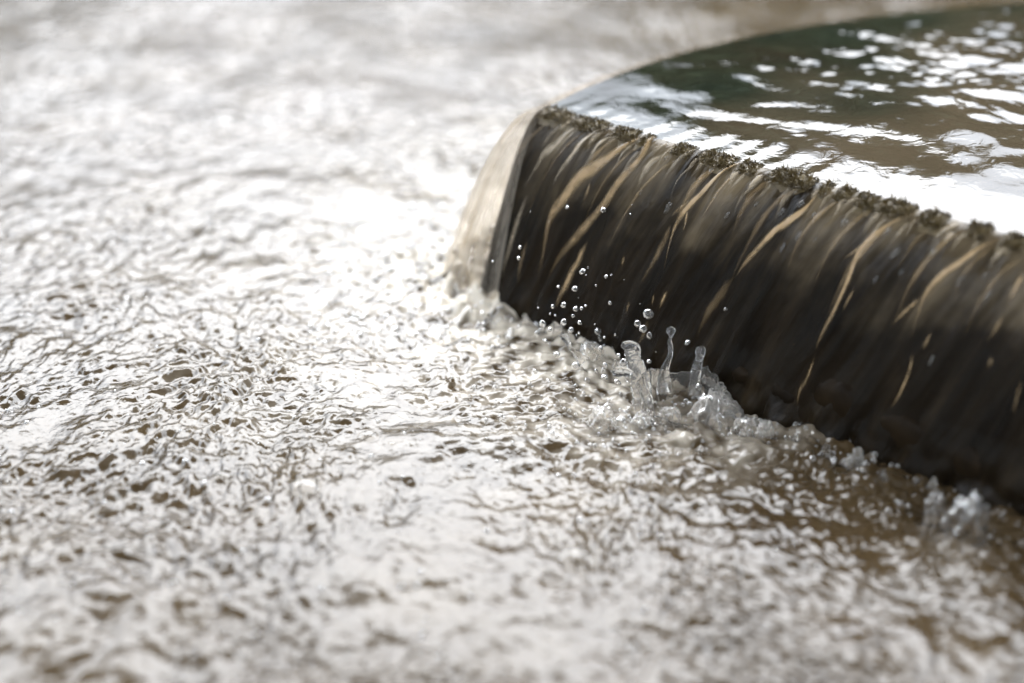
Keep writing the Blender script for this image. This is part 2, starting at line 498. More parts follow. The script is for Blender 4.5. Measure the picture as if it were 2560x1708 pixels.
# ------------------------------------------------------------------ the stone ledge itself
def build_stone():
    ring = []
    for b in np.linspace(0.60, 0.010, 30): ring.append((f_left(b) + 0.010, b))
    for s in np.linspace(0.012, 0.95, 60): ring.append((s, 0.006))
    ring.append((0.95, 0.60))
    ring = np.array(ring)
    cen = ring.mean(0)
    levels = [(-0.30, 1.03), (0.0, 1.012), (0.05, 1.006), (0.095, 1.0), (0.1085, 0.996)]
    V = []
    for z, k in levels:
        q = cen + (ring - cen) * k
        x, y = xy(q[:, 0], q[:, 1])
        V.append(np.stack([x, y, np.full(len(x), z) + (0.0015 * pn(q[:, 0] / 0.02, q[:, 1] / 0.02, 70) if z > 0 else 0)], -1))
    n = len(ring)
    x, y = xy(cen[0], cen[1])
    F = grid_faces(len(levels), n, True)
    V = np.vstack(V + [np.array([[x, y, 0.100]])])
    top = (len(levels) - 1) * n
    F2 = np.array([[top + i, top + (i + 1) % n, len(V) - 1, len(V) - 1] for i in range(n)])
    me = bpy.data.meshes.new("stone_ledge")
    me.from_pydata([tuple(v) for v in V], [], [tuple(q) for q in F] + [tuple(q[:3]) for q in F2])
    me.materials.append(M_STONE)
    o = link(bpy.data.objects.new("stone_ledge", me))
    tag(o, "dark wet stone ledge of the raised basin under the falling water", "ledge")
build_stone()

# ------------------------------------------------------------------ the waterfall
fx, fy = xy(0.15, -0.05)
fall = empty("waterfall", (fx, fy, 0))
tag(fall, "dark sheet of water pouring over the mossy stone rim into the pool", "waterfall")

def near_point(s, o, lift=0.0):
    """a point of the near face at s along the rim, o outwards; lift along the surface normal"""
    z = ZR - K_NEAR * o * o
    dz = 2 * K_NEAR * o
    ln = np.sqrt(1 + dz * dz)
    nx = dz / ln; nzv = 1 / ln
    oo = o + lift * nx
    x = C2[0] + s * DV[0] + oo * NO[0]; y = C2[1] + s * DV[1] + oo * NO[1]
    return np.stack([x, y, z + lift * nzv], -1)

def fall_len(k, o):                          # arc length of the parabola
    q = 2 * k * o
    return (q * np.sqrt(1 + q * q) + np.arcsinh(q)) / (4 * k)

def sheet_lift(s, L):
    """ridges and hollows that run with the fall"""
    u = s + 0.30 * L + 0.006 * pn(s / 0.05, L / 0.06, 81)
    grow = np.clip(L / 0.02, 0, 1)
    h = 0.0021 * pn(u / 0.020, L / 0.11, 82) + 0.0011 * pn(u / 0.008, L / 0.07, 83) + 0.0004 * pn(u / 0.0034, L / 0.03, 84)
    foot = np.clip((L - 0.095) / 0.03, 0, 1)
    h += foot * (0.004 * np.abs(pn(s / 0.03, L / 0.03, 85)) + 0.0012 * pn(s / 0.010, L / 0.010, 86))
    return h * grow

def build_sheet():
    ss = np.linspace(-0.002, 0.62, 760)
    os_ = np.linspace(0, 1, 200) ** 0.8 * 0.0505
    SS, OO = np.meshgrid(ss, os_)
    L = fall_len(K_NEAR, OO)
    SS = SS - 0.08 * L * np.clip(1 - SS / 0.2, 0, 1)
    P = near_point(SS, OO, sheet_lift(SS, L))
    np_mesh("water_sheet", P.reshape(-1, 3), grid_faces(len(os_), len(ss)), M_SHEET, fall, True,
            {"fu": SS + 0.30 * L, "fv": L})
build_sheet()

def build_curtain():
    cols = []                                # (rim x, y, outward x, y, K, along)
    u = 0.0
    for a in np.linspace(0, 1, 70):          # around the corner
        ang = a * R(86)
        no = np.array([NO[0] * math.cos(ang) - DV[0] * math.sin(ang), NO[1] * math.cos(ang) - DV[1] * math.sin(ang)])
        k = K_NEAR + (K_SIDE - K_NEAR) * min(1, a * 1.6)
        r = 0.003
        q = C2 + DV * 0.003 + NI * 0.003 + no * 0.0042
        cols.append((q[0], q[1], no[0], no[1], k, u)); u += 0.0009
    for b in np.linspace(0.004, 0.40, 260):  # along the left end
        s = f_left(b)
        tx = -0.221 + 2.068 * b
        nrm = np.array([-1.0, tx]); nrm /= np.linalg.norm(nrm)
        no = nrm[0] * DV + nrm[1] * NI
        q = np.array(xy(s, b))
        cols.append((q[0], q[1], no[0], no[1], K_SIDE, u)); u += 0.0015
    A = np.array(cols)
    ow = np.linspace(0, 1, 110)
    V = []; U = []; W = []
    for t in ow:
        o = t * np.sqrt(ZR / A[:, 4]) * 1.04
        L = fall_len(A[:, 4], o)
        lift = np.clip(L / 0.02, 0, 1) * (0.0022 * pn(A[:, 5] / 0.012, L / 0.10, 91) + 0.0009 * pn(A[:, 5] / 0.005, L / 0.06, 92))
        V.append(np.stack([A[:, 0] + A[:, 2] * (o + lift), A[:, 1] + A[:, 3] * (o + lift), ZR - A[:, 4] * o * o + lift * 0.3], -1))
        U.append(A[:, 5]); W.append(L)
    UU = np.concatenate(U); LL = np.concatenate(W)
    away = np.clip((UU - 0.045) / 0.05, 0, 1)               # glass-clear where it leaves the basin further back
    body = np.clip((LL - 0.003 - 0.022 * away) / (0.015 + 0.04 * away), 0, 1)
    body = body * body * (3 - 2 * body)
    o = np_mesh("side_curtain", np.vstack(V), grid_faces(len(ow), len(A)), M_CURTAIN, fall, True,
                {"fu": np.concatenate(U), "fv": np.concatenate(W), "body": body})
    o["label"] = "pale see-through curtain of water falling round the ledge corner"
build_curtain()

def face_hit(px, py):
    """where the sight line of a photo pixel meets the near face -> (s, o)"""
    r = ray(px, py)
    o0 = float(NO @ (-C2)); o1 = float(NO @ r[:2])
    # CAM_H + t r_z = ZR - K (o0 + t o1)^2
    a = K_NEAR * o1 * o1; b = 2 * K_NEAR * o0 * o1 + r[2]; c = K_NEAR * o0 * o0 + CAM_H - ZR
    D = max(b * b - 4 * a * c, 0)
    best = None
    for sg in (-1, 1):
        t = (-b + sg * math.sqrt(D)) / (2 * a)
        o = o0 + t * o1
        if t > 0 and -0.012 < o < 0.06 and (best is None or t < best[0]):
            best = (t, o)
    if best is None: return None
    t, o = best
    s = float(DV @ (t * r[:2] - C2))
    return s, max(o, 0.0005)

def catmull(P, n):
    P = np.asarray(P, float)
    Q = np.vstack([2 * P[0] - P[1], P, 2 * P[-1] - P[-2]])
    out = []
    for i in range(1, len(Q) - 2):
        t = np.linspace(0, 1, n, endpoint=False)[:, None]
        p0, p1, p2, p3 = Q[i - 1], Q[i], Q[i + 1], Q[i + 2]
        out.append(0.5 * ((2 * p1) + (p2 - p0) * t + (2 * p0 - 5 * p1 + 4 * p2 - p3) * t ** 2 + (3 * p1 - p0 - 3 * p2 + p3) * t ** 3))
    return np.vstack(out + [P[-1:]])

LIGHT_STREAKS = [  # (pixels along the streak, width in photo pixels, strength, pale?)
 ([(1413,309),(1370,345),(1352,375)], 12, .6, 1),
 ([(1485,311),(1427,326),(1386,363),(1359,382),(1338,418),(1297,490)], 19, .9, 1),
 ([(1526,319),(1464,353),(1434,394),(1403,435),(1386,472)], 17, .9, 1),
 ([(1587,331),(1536,350),(1498,384)], 14, .7, 1),
 ([(1621,343),(1570,360),(1509,404),(1461,438),(1420,490),(1383,541),(1366,609),(1345,718)], 25, 1, 0),
 ([(1478,455),(1470,480),(1459,510)], 10, .8, 0),
 ([(1690,318),(1645,343),(1604,391),(1543,459),(1509,507),(1441,592),(1400,643),(1366,704)], 20, .8, 0),
 ([(1468,602),(1441,660),(1407,731),(1388,775)], 16, .7, 0),
 ([(1320,480),(1290,560),(1268,640),(1255,700)], 16, .55, 1),
 ([(1322,600),(1305,660),(1300,720)], 14, .4, 0),
 ([(1699,350),(1645,374),(1620,400)], 18, .6, 1),
 ([(1757,370),(1696,401),(1652,459)], 14, .8, 1),
 ([(1795,387),(1750,418),(1722,450)], 15, .6, 1),
 ([(1876,401),(1815,425),(1757,479),(1723,513),(1696,547),(1676,595),(1662,690)], 15, 1.2, 0),
 ([(1718,522),(1713,554),(1708,584)], 8, 1.1, 0),
 ([(1735,500),(1700,520),(1672,545)], 9, .6, 0),
 ([(1676,560),(1660,600),(1630,660),(1600,715)], 16, .28, 0),
 ([(1897,411),(1856,445),(1815,487)], 13, .9, 1),
 ([(1940,453),(1910,481),(1879,508)], 12, .7, 1),
 ([(2043,457),(2005,470),(1978,489)], 10, .9, 1),
 ([(2066,470),(2019,518),(1978,552),(1937,579),(1896,620),(1862,658),(1836,696)], 15, 1.2, 0),
 ([(1838,690),(1800,740),(1765,790),(1740,850)], 16, .25, 0),
 ([(2172,498),(2121,508),(2098,542)], 17, .8, 1),
 ([(2260,505),(2210,500),(2165,520)], 10, .7, 1),
 ([(2305,532),(2237,556),(2169,607),(2141,647),(2121,702),(2087,777),(2053,845),(2044,878)], 14, 1.2, 0),
 ([(2168,606),(2135,630),(2104,652)], 6, .9, 0),
 ([(2040,890),(2019,944),(1998,985)], 6, .7, 0),
 ([(2140,720),(2120,755),(2108,780)], 6, .8, 0),
 ([(2407,562),(2353,583),(2322,603)], 15, .8, 1),
 ([(2435,580),(2418,590),(2405,600)], 8, .8, 1),
 ([(2509,596),(2458,617),(2407,654),(2359,688),(2322,729),(2302,774),(2277,860)], 14, 1.1, 0),
 ([(2310,742),(2264,780),(2228,813)], 7, 1, 0),
 ([(2330,830),(2318,855),(2305,875)], 7, .7, 0),
 ([(2285,880),(2275,930),(2250,985),(2225,1025)], 6, .8, 0),
 ([(2565,675),(2537,722),(2511,766)], 15, 1.1, 0),
 ([(2509,784),(2490,820),(2464,858)], 9, .6, 0),
 ([(2480,895),(2465,920)], 8, .7, 0),
 ([(2556,950),(2545,1000),(2535,1040)], 6, .7, 0),
 ([(1561,640),(1555,668)], 7, .7, 0),
 ([(1673,729),(1660,750),(1650,774)], 8, 1, 0),
 ([(1572,755),(1570,785)], 8, .6, 0),
 ([(1622,800),(1610,835),(1596,866)], 8, .5, 0),
 ([(1640,735),(1632,765)], 6, .6, 0),
 ([(2010,950),(1998,985),(1990,1020)], 6, .5, 0),
]
def build_light_streaks():  # soft ribbons of painted refracted light, laid over the sheet
    extra = []
    for k in range(46):
        x = 1390 + 1190 * (k + rnd.random()) / 46
        y = 278 + (x - 1370) * 0.277 + rnd.uniform(6, 30)
        ln = rnd.uniform(25, 95) if k % 3 else rnd.uniform(110, 230)
        pts = [(x - ln * q * (1.15 - 0.25 * q), y + ln * (0.42 * q + 0.75 * q * q)) for q in (0, 0.33, 0.66, 1)]
        extra.append(([(a + rnd.uniform(-4, 4), b) for a, b in pts], rnd.uniform(6, 20), rnd.uniform(0.4, 1.0) * (0.5 if ln > 100 else 1), 0 if ln > 100 else 1))
    for pts, wpx, st, pale in LIGHT_STREAKS + extra:
        h = [face_hit(*p) for p in pts]
        h = [q for q in h if q is not None]
        if len(h) < 2: continue
        P = catmull(h, 14)
        d = np.gradient(P, axis=0)
        d /= np.linalg.norm(d, axis=1)[:, None] + 1e-9
        nrm = np.stack([d[:, 1], -d[:, 0]], -1)
        n = len(P)
        t = np.linspace(0, 1, n)
        wm = wpx * PXM(0.74) * 0.56
        w = wm * np.clip(np.minimum(t / 0.25, (1 - t) / 0.45), 0.04, 1) ** 0.7
        w = w * (1 + 0.35 * pn(t * 7 + pts[0][0], t * 0 + pts[0][1], 5))
        k = 9
        V = []; A = []
        for j in range(k):
            q = (j / (k - 1)) * 2 - 1
            mid = P + nrm * (w * q)[:, None] * np.array([1.0, 0.75])
            s, o = mid[:, 0], np.maximum(mid[:, 1], 0.0003)
            L = fall_len(K_NEAR, o)
            lift = sheet_lift(s, L) + 0.0004 + 0.0005 * (1 - q * q) * np.clip(w / 0.002, 0, 1)
            V.append(near_point(s, o, lift))
            A.append((1 - q * q) ** 1.5 * 0.95 * np.clip(np.minimum(t / 0.25, (1 - t) / 0.5), 0, 1) * st * (1.2 if len(pts) > 3 else 0.75))
        V = np.stack(V, 1).reshape(-1, 3); A = np.stack(A, 1).reshape(-1)
        np_mesh("light_streak", V, grid_faces(n, k), M_STREAK_PALE if pale else M_STREAK, fall, True, {"soft": A})
build_light_streaks()

def sphere(nu=24, nv=14, half=False):
    v = np.linspace(0, math.pi * (0.5 if half else 1), nv)
    u = np.linspace(0, 2 * math.pi, nu, endpoint=False)
    V = np.stack([np.sin(v)[:, None] * np.cos(u)[None], np.sin(v)[:, None] * np.sin(u)[None], np.repeat(np.cos(v)[:, None], nu, 1)], -1).reshape(-1, 3)
    return V, grid_faces(nv, nu, True)

def build_billows():
    for px, py, w, hh in [(2090,1010,170,130),(1950,985,110,80),(2240,1085,170,130),(1840,935,120,80),(1395,800,80,60),(1290,735,70,55),(2420,1160,150,100)]:
        q = face_hit(px, py)
        if q is None: continue
        c = near_point(np.array(q[0]), np.array(q[1]), -0.006)
        V, F = sphere(40, 24)
        rr = 1 + 0.10 * pn(V[:, 0] * 2 + px, V[:, 1] * 2 + V[:, 2], 3) + 0.05 * pn(V[:, 0] * 5, V[:, 2] * 5 + px, 4)
        V = V * rr[:, None]
        sx, sz = w * PXM(0.72) / 2, hh * PXM(0.72) / 2
        X = V[:, 0] * sx; Yv = V[:, 1] * 0.0075; Z = V[:, 2] * sz
        P = np.stack([c[0] + X * DV[0] + Yv * NO[0], c[1] + X * DV[1] + Yv * NO[1], c[2] + Z], -1)
        np_mesh("billow", P, F, M_BILLOW, fall)
build_billows()

def build_glints():                          # small pale spots painted as glints on the sheet
    for px, py, w in [(1778,427,22),(1990,480,16),(2003,512,24),(1955,530,20),(2035,540,18),(2110,556,26),(2222,580,22),(2238,632,26),(2336,632,28),(2250,680,16),
                      (1665,395,14),(1668,520,26),(1820,540,14),(1960,620,18),(2000,590,22),(2190,700,14),(2400,700,22),(2470,740,20),(1890,510,14),(2040,600,12),
                      (1600,480,12),(2150,640,14),(2330,900,14),(2460,690,18)]:
        q = face_hit(px, py)
        if q is None: continue
        V, F = sphere(26, 14)
        seed = int(px)
        r = 1 + 0.5 * pn(V[:, 0] * 2.2 + seed, V[:, 1] * 2.2 + V[:, 2], 5) + 0.3 * pn(V[:, 0] * 5 + seed, V[:, 1] * 5, 6)
        k = w * PXM(0.74) / 2
        a, b = V[:, 0] * r * k * 0.55, V[:, 1] * r * k
        s, o = q[0] + a - 0.3 * b, np.maximum(q[1] + b * 0.5, 0.0003)
        P = near_point(s, o, sheet_lift(s, fall_len(K_NEAR, o)) + 0.0002 + V[:, 2] * 0.0007)
        np_mesh("painted_glint", P, F, M_MILKY, fall)
build_glints()

# ------------------------------------------------------------------ moss on the rim
def rim_s(px):
    """s of the rim where the photo column px crosses it"""
    u = (px - 1280) / 2560 * 36 / FOCAL
    # x = u * (y cp + (CAM_H-ZR) sp)
    a, b = C2; dz = (CAM_H - ZR) * sp_
    return (u * (b * cp + dz) - a) / (DV[0] - u * DV[1] * cp)

MOSS = [
 (1362,1440,1.35,"dark brown moss capping the pointed left corner of the ledge"),
 (1440,1535,1.15,"low brown moss mat just right of the ledge corner moss"),
 (1540,1606,1.0,"ragged brown moss clump left of the small tuft by the water groove"),
 (1611,1640,0.8,"small moss tuft at the left lip of the white water groove"),
 (1690,1745,0.75,"thin moss clump first to the right of the water groove"),
 (1755,1850,0.95,"long olive moss mat left of the moss with two curled tips"),
 (1856,1906,1.0,"short olive moss clump ending at the pale gap in the rim"),
 (1932,2046,1.35,"tallest spiky moss clump in the middle of the rim"),
 (2064,2084,1.25,"lone thin moss sprig right of the tallest spiky clump"),
 (2100,2142,1.0,"small greenish moss tuft right of the lone sprig"),
 (2146,2205,0.95,"flat dark moss mat right of the greenish tuft"),
 (2205,2295,1.15,"bushy dark moss clump with bristly top on the right half of the rim"),
 (2310,2376,1.25,"rounded dark moss clump standing out at the right rim"),
 (2425,2485,1.35,"dark blurred moss clump second from the right frame edge"),
 (2515,2575,0.9,"faint low moss patch at the right frame edge of the rim"),
]
def build_moss():
    for a, b, hgt, lab in MOSS:
        hgt *= 1.0 if 'tallest' in lab or 'lone' in lab or 'bushy' in lab else 0.72
        s0, s1 = rim_s(a), rim_s(b)
        n = max(60, int((b - a) * 9))
        V, F = [], []
        def blade(root, d, ln, w, side):
            i = len(V)
            mid = root + d * ln * 0.55 + side * 0.0003
            tip = root + d * ln + np.array([NO[0], NO[1], -0.6]) * ln * rnd.uniform(-0.15, 0.35)
            V.extend([root - side * w, root + side * w, mid + side * w * 0.8, mid - side * w * 0.8, tip])
            F.append((i, i + 1, i + 2, i + 3)); F.append((i + 3, i + 2, i + 4))
        for k in range(n):
            t = rnd.random()
            env = (max(0.0, 1 - abs(2 * t - 1) ** 3)) * (0.55 + 0.6 * abs(math.sin(t * 9 + a)))
            s = s0 + (s1 - s0) * t
            o = rnd.uniform(-0.0030, 0.0085)
            zz = ZR - K_NEAR * max(o, 0) ** 2 + 0.0002
            x, y = C2 + DV * s + NO * o
            d = np.array([DV[0] * rnd.uniform(-0.9, 0.9) + NO[0] * rnd.uniform(-0.3, 0.9), DV[1] * rnd.uniform(-0.9, 0.9) + NO[1] * rnd.uniform(-0.3, 0.9), rnd.uniform(0.05, 0.75)])
            d /= np.linalg.norm(d)
            ang = rnd.uniform(0, 6.28)
            side = np.array([math.cos(ang), math.sin(ang), 0.3]); side /= np.linalg.norm(side)
            ln = hgt * env * rnd.uniform(0.0012, 0.0044) * (1.5 if rnd.random() < 0.08 else 1)
            blade(np.array([x, y, zz]), d, ln, rnd.uniform(0.0003, 0.0007), side)
        # the matted body the blades grow from
        nu, nv = max(10, int((b - a) / 5)), 9
        i0 = len(V)
        for iu in range(nu):
            t = iu / (nu - 1)
            s = s0 + (s1 - s0) * t
            for iv in range(nv):
                q = iv / (nv - 1)
                o = -0.0040 + 0.0145 * q
                bump = math.sin(q * math.pi) * (1 - abs(2 * t - 1) ** 4)
                bump *= 0.0019 * hgt * (0.9 + 0.7 * float(pn(s / 0.004, o / 0.003, 44)) + 0.4 * float(pn(s / 0.0013, o / 0.0013, 45)))
                x, y = C2 + DV * s + NO * o
                V.append(np.array([x, y, ZR - K_NEAR * max(o, 0) ** 2 - 0.0005 + bump]))
        for iu in range(nu - 1):
            for iv in range(nv - 1):
                p = i0 + iu * nv + iv
                F.append((p, p + nv, p + nv + 1, p + 1))
        c = np.mean(V, 0)
        me = bpy.data.meshes.new("moss_clump")
        me.from_pydata([tuple(v - c) for v in V], [], F)
        me.materials.append(M_MOSS)
        o = link(bpy.data.objects.new("moss_clump", me))
        o.location = c
        tag(o, lab, "moss", "moss clumps along the rim")
build_moss()

# ------------------------------------------------------------------ splash crown
DC = 0.748                                     # depth of the crown from the lens
CR = at_z(1700, 1035)
DC = float((CR - np.array([0, 0, CAM_H])) @ np.array([0, cp, -sp_]))
def cpt(px, py, dd=0.0):
    return at_depth(px, py, DC + dd)

def loft(name, path, radii, parent, m, seg=20, sub=8, wob=0.12, seed=0, flat=1.0):
    P = catmull(path, sub)
    rr = catmull(np.array(radii, float)[:, None], sub)[:, 0]
    n = len(P)
    T = np.gradient(P, axis=0); T /= np.linalg.norm(T, axis=1)[:, None] + 1e-12
    ref = np.array([0.0, 1.0, 0.0])
    A = np.cross(T, ref); A /= np.linalg.norm(A, axis=1)[:, None] + 1e-12
    B = np.cross(T, A)
    th = np.linspace(0, 2 * math.pi, seg, endpoint=False)
    V = []
    for i in range(n):
        w = 1 + wob * pn(np.cos(th) * 1.2 + seed * 3.1, np.sin(th) * 1.2 + i * 0.35, seed) + 0.5 * wob * pn(np.cos(th) * 2.5 + i * 0.8, np.sin(th) * 2.5, seed + 1)
        r = max(rr[i], 1e-5) * w
        V.append(P[i] + (np.cos(th) * r)[:, None] * A[i] + (np.sin(th) * r * flat)[:, None] * B[i])
    V = np.vstack(V + [P[:1], P[-1:]])
    F = [tuple(q) for q in grid_faces(n, seg, True)]
    k0, k1 = n * seg, n * seg + 1
    F += [(k0, (j + 1) % seg, j) for j in range(seg)]
    F += [(k1, (n - 1) * seg + j, (n - 1) * seg + (j + 1) % seg) for j in range(seg)]
    org = parent_origin(parent) if parent is not None else Vector((0, 0, 0))
    me = bpy.data.meshes.new(name)
    me.from_pydata([tuple(v) for v in V], [], F)
    me.materials.append(m)
    me.polygons.foreach_set("use_smooth", [True] * len(me.polygons))
    o = link(bpy.data.objects.new(name, me))
    if parent is not None:
        o.parent = parent
        o.matrix_parent_inverse = Matrix.Translation(-org)
    return o

crown = empty("water_splash", tuple(CR))
tag(crown, "clear crown-shaped splash with two beaded jets rising at the foot of the fall", "splash")

def build_crown():
    px = PXM(DC)
    cx, cy = CR[0], CR[1]
    # height of the crown wall round the ring, angle 0 to the right, 90 towards the back
    keys = [(0, 62), (25, 70), (50, 88), (70, 70), (95, 62), (120, 78), (150, 84), (180, 72), (205, 48), (235, 26), (270, 14), (300, 22), (330, 44), (360, 62)]
    ka = np.array([k[0] for k in keys], float); kh = np.array([k[1] for k in keys], float)
    th = np.linspace(0, 2 * math.pi, 160, endpoint=False)
    deg = np.degrees(th)
    H = np.interp(deg, ka, kh) * px * 1.12
    H *= 1 + 0.10 * pn(deg / 9, deg * 0, 7)
    vv = np.linspace(0, 1, 26)
    th3 = np.stack([th] * len(vv))
    rows = []
    def ringrow(v, off):
        flare = 1 + 0.16 * v * v
        rad = 1 + 0.05 * pn(np.cos(th) * 4, np.sin(th) * 4 + v * 1.2, 15) + 0.06 * pn(deg / 5, np.full_like(deg, v * 1.5), 16)
        rx = 92 * px * flare * rad + off; ry = 58 * px * flare * rad + off
        return np.stack([cx + np.cos(th) * rx, cy + np.sin(th) * ry * 1.25, -0.002 + (H + 0.002) * v], -1)
    for v in vv: rows.append(ringrow(v, 0.0005 * (1 - 0.3 * v)))
    r = ringrow(1.0, 0.0); r[:, 2] += 0.0005; rows.append(r)
    for v in vv[::-1]: rows.append(ringrow(v, -0.0006 * (1 - 0.2 * v)))
    V = np.vstack(rows)
    np_mesh("crown_wall", V, grid_faces(len(rows), len(th), True), M_SPLASH, crown)
    # jets, with the beads pinching off at their tips
    j1 = loft("jet", [cpt(1661,985,.004), cpt(1660,950,.004), cpt(1664,920,.004), cpt(1675,890,.004), cpt(1676,868,.004), cpt(1674,850,.004), cpt(1678,838,.004)],
              [x * px for x in (20, 17, 11, 6.5, 7, 4.6, 3)], crown, M_SPLASH, seed=2)
    b1 = loft("bead", [cpt(1679,846,.004), cpt(1678,838,.004), cpt(1677.5,829,.004), cpt(1677,821,.004), cpt(1677,816,.004)], [x * px for x in (2.5, 7, 11.5, 10, 2)], j1, M_DROP, wob=0.03, seed=3)
    j2 = loft("jet", [cpt(1737,990,.004), cpt(1738,960,.004), cpt(1739,935,.004), cpt(1743,915,.004), cpt(1748,898,.004), cpt(1750,886,.004)],
              [x * px for x in (18, 15, 13.5, 12.5, 11, 8)], crown, M_SPLASH, seed=5)
    loft("bead", [cpt(1747,903,.004), cpt(1750,890,.004), cpt(1751,878,.004), cpt(1752,869,.004), cpt(1752,864,.004)], [x * px for x in (5, 11, 13, 11, 2)], j2, M_DROP, wob=0.04, seed=6)
    # the broad left jet leaning over, with its curled tip and side lobe
    jl = loft("jet", [cpt(1612,1045), cpt(1608,1005), cpt(1602,965), cpt(1596,935), cpt(1586,905), cpt(1580,884), cpt(1576,868)],
              [x * px for x in (22, 25, 24, 21, 20, 19, 13)], crown, M_MILKY, wob=0.22, seed=8, flat=0.35)
    loft("curled_tip", [cpt(1597,885,-.003), cpt(1592,869,-.003), cpt(1580,862,-.003), cpt(1567,863,-.003), cpt(1558,865,-.003), cpt(1553,866,-.003)],
         [x * px for x in (5, 9, 10, 11.5, 9, 2)], jl, M_DROP, wob=0.06, seed=9)
    loft("side_lobe", [cpt(1592,945,-.004), cpt(1578,935,-.004), cpt(1560,929,-.004), cpt(1545,929,-.004), cpt(1535,931,-.004), cpt(1530,932,-.004)],
         [x * px for x in (5, 9, 12.5, 14, 11, 2)], jl, M_DROP, wob=0.06, seed=10)
    # the lumpy skirt falling away to the right
    loft("skirt", [cpt(1755,945,.006), cpt(1775,955,.006), cpt(1795,970,.006), cpt(1812,985,.006), cpt(1824,992,.006), cpt(1828,994,.006)],
         [x * px for x in (9, 10, 9, 9, 8, 2)], crown, M_MILKY, wob=0.35, seed=12)
build_crown()

def lump(name, px, py, w, h, label, cat, group=None, seed=0, m=None, dz=0.0):
    """a heaped-up clear lump of water standing on the pool"""
    c = at_z(px, py, 0)
    d = float((c - np.array([0, 0, CAM_H])) @ np.array([0, cp, -sp_]))
    k = PXM(d)
    V, F = sphere(110, 64)
    r = 1 + 0.28 * pn(V[:, 0] * 1.6 + seed, V[:, 1] * 1.6 + V[:, 2], seed) + 0.20 * pn(V[:, 0] * 4 + V[:, 2] * 2, V[:, 1] * 4 + seed, seed + 1) + 0.08 * pn(V[:, 0] * 8, V[:, 1] * 8 + V[:, 2] * 9, seed + 2) + 0.02 * pn(V[:, 0] * 17, V[:, 1] * 17 + V[:, 2] * 15, seed + 3)
    V = V * r[:, None] * np.array([w * k / 2, w * k / 2 * 0.7, h * k * 1.12])
    o = np_mesh(name, V, F, m or M_MILKY)
    o.location = (c[0], c[1], float(lower_height(np.array(c[0]), np.array(c[1]))) - 0.001 + dz)
    tag(o, label, cat, group)
    return o
LUMPS = [
 (1785,1058,120,72,"large glassy heap of water right beside the splash crown"),
 (1868,1082,80,42,"small glassy heap of water between the big heap and the dark fall foot"),
 (1912,1096,46,40,"pointed glassy nub of water at the right end of the foam by the crown"),
 (1507,1062,70,48,"whitish rippled hump of water left of the splash crown"),
 (2335,1300,52,74,"blurred upright lobe of water standing before the dark fall at lower right"),
 (2412,1330,105,80,"broad blurred hump of water right of the upright lobe at lower right"),
 (1475,905,60,40,"foamy lump at the fall foot left of the crown's curled tip"),
 (1672,1056,60,34,"low clear hump in front of the splash crown's wall"),
 (1610,1060,58,32,"low clear hump under the crown's broad left jet"),
]
for i, (a, b, w, h, lab) in enumerate(LUMPS):
    lump("splash_lump", a, b, w, h, lab, "splash", "lumps of splashing water", 20 + 3 * i, m=M_SPLASH if a > 2000 else None)

# the little jet left of the crown
q0 = at_z(1462, 930)
jet = empty("splash_jet", tuple(q0))
tag(jet, "small slanting jet with a fat tip at the fall foot left of the crown", "splash")
djet = 0.775
jp = lambda x, y: at_depth(x, y, djet)
kk = PXM(djet)
js = loft("jet_stem", [jp(1462,905), jp(1440,885), jp(1428,872), jp(1420,860), jp(1415,848)], [14*kk, 10*kk, 5*kk, 5*kk, 6*kk], jet, M_SPLASH, seed=14)
loft("bead", [jp(1420,862), jp(1415,850), jp(1410,840), jp(1407,834)], [4*kk, 9*kk, 10*kk, 2*kk], js, M_DROP, seed=15, wob=0.06)

for k in range(16):
    s = [0.012, 0.03, 0.045, 0.062, 0.078, 0.09, 0.105, 0.165, 0.18, 0.19, 0.205, 0.215, 0.235, 0.25, 0.27, 0.285][k]
    x, y = xy(s + rnd.uniform(-.004, .004), -0.052 - rnd.uniform(0, 0.012))
    z = float(lower_height(np.array(x), np.array(y)))
    hh = rnd.uniform(0.004, 0.010); lx, ly = rnd.uniform(-.4, .4), rnd.uniform(-.4, .2)
    P = [np.array([x + lx * q * hh, y + ly * q * hh, z - 0.002 + (hh + 0.002) * q]) for q in (0, 0.3, 0.6, 0.85, 1.0)]
    r0 = hh * rnd.uniform(0.35, 0.6)
    o = loft("splash_spike", P, [r0 * 1.3, r0, r0 * 0.6, r0 * 0.45, r0 * 0.1], None, M_MILKY if k % 2 else M_SPLASH, seg=18, wob=0.5, seed=200 + k, flat=0.6)
    tag(o, "short clear spike of water leaping at the dark foot of the fall", "splash", "short spikes of water along the foot of the fall")

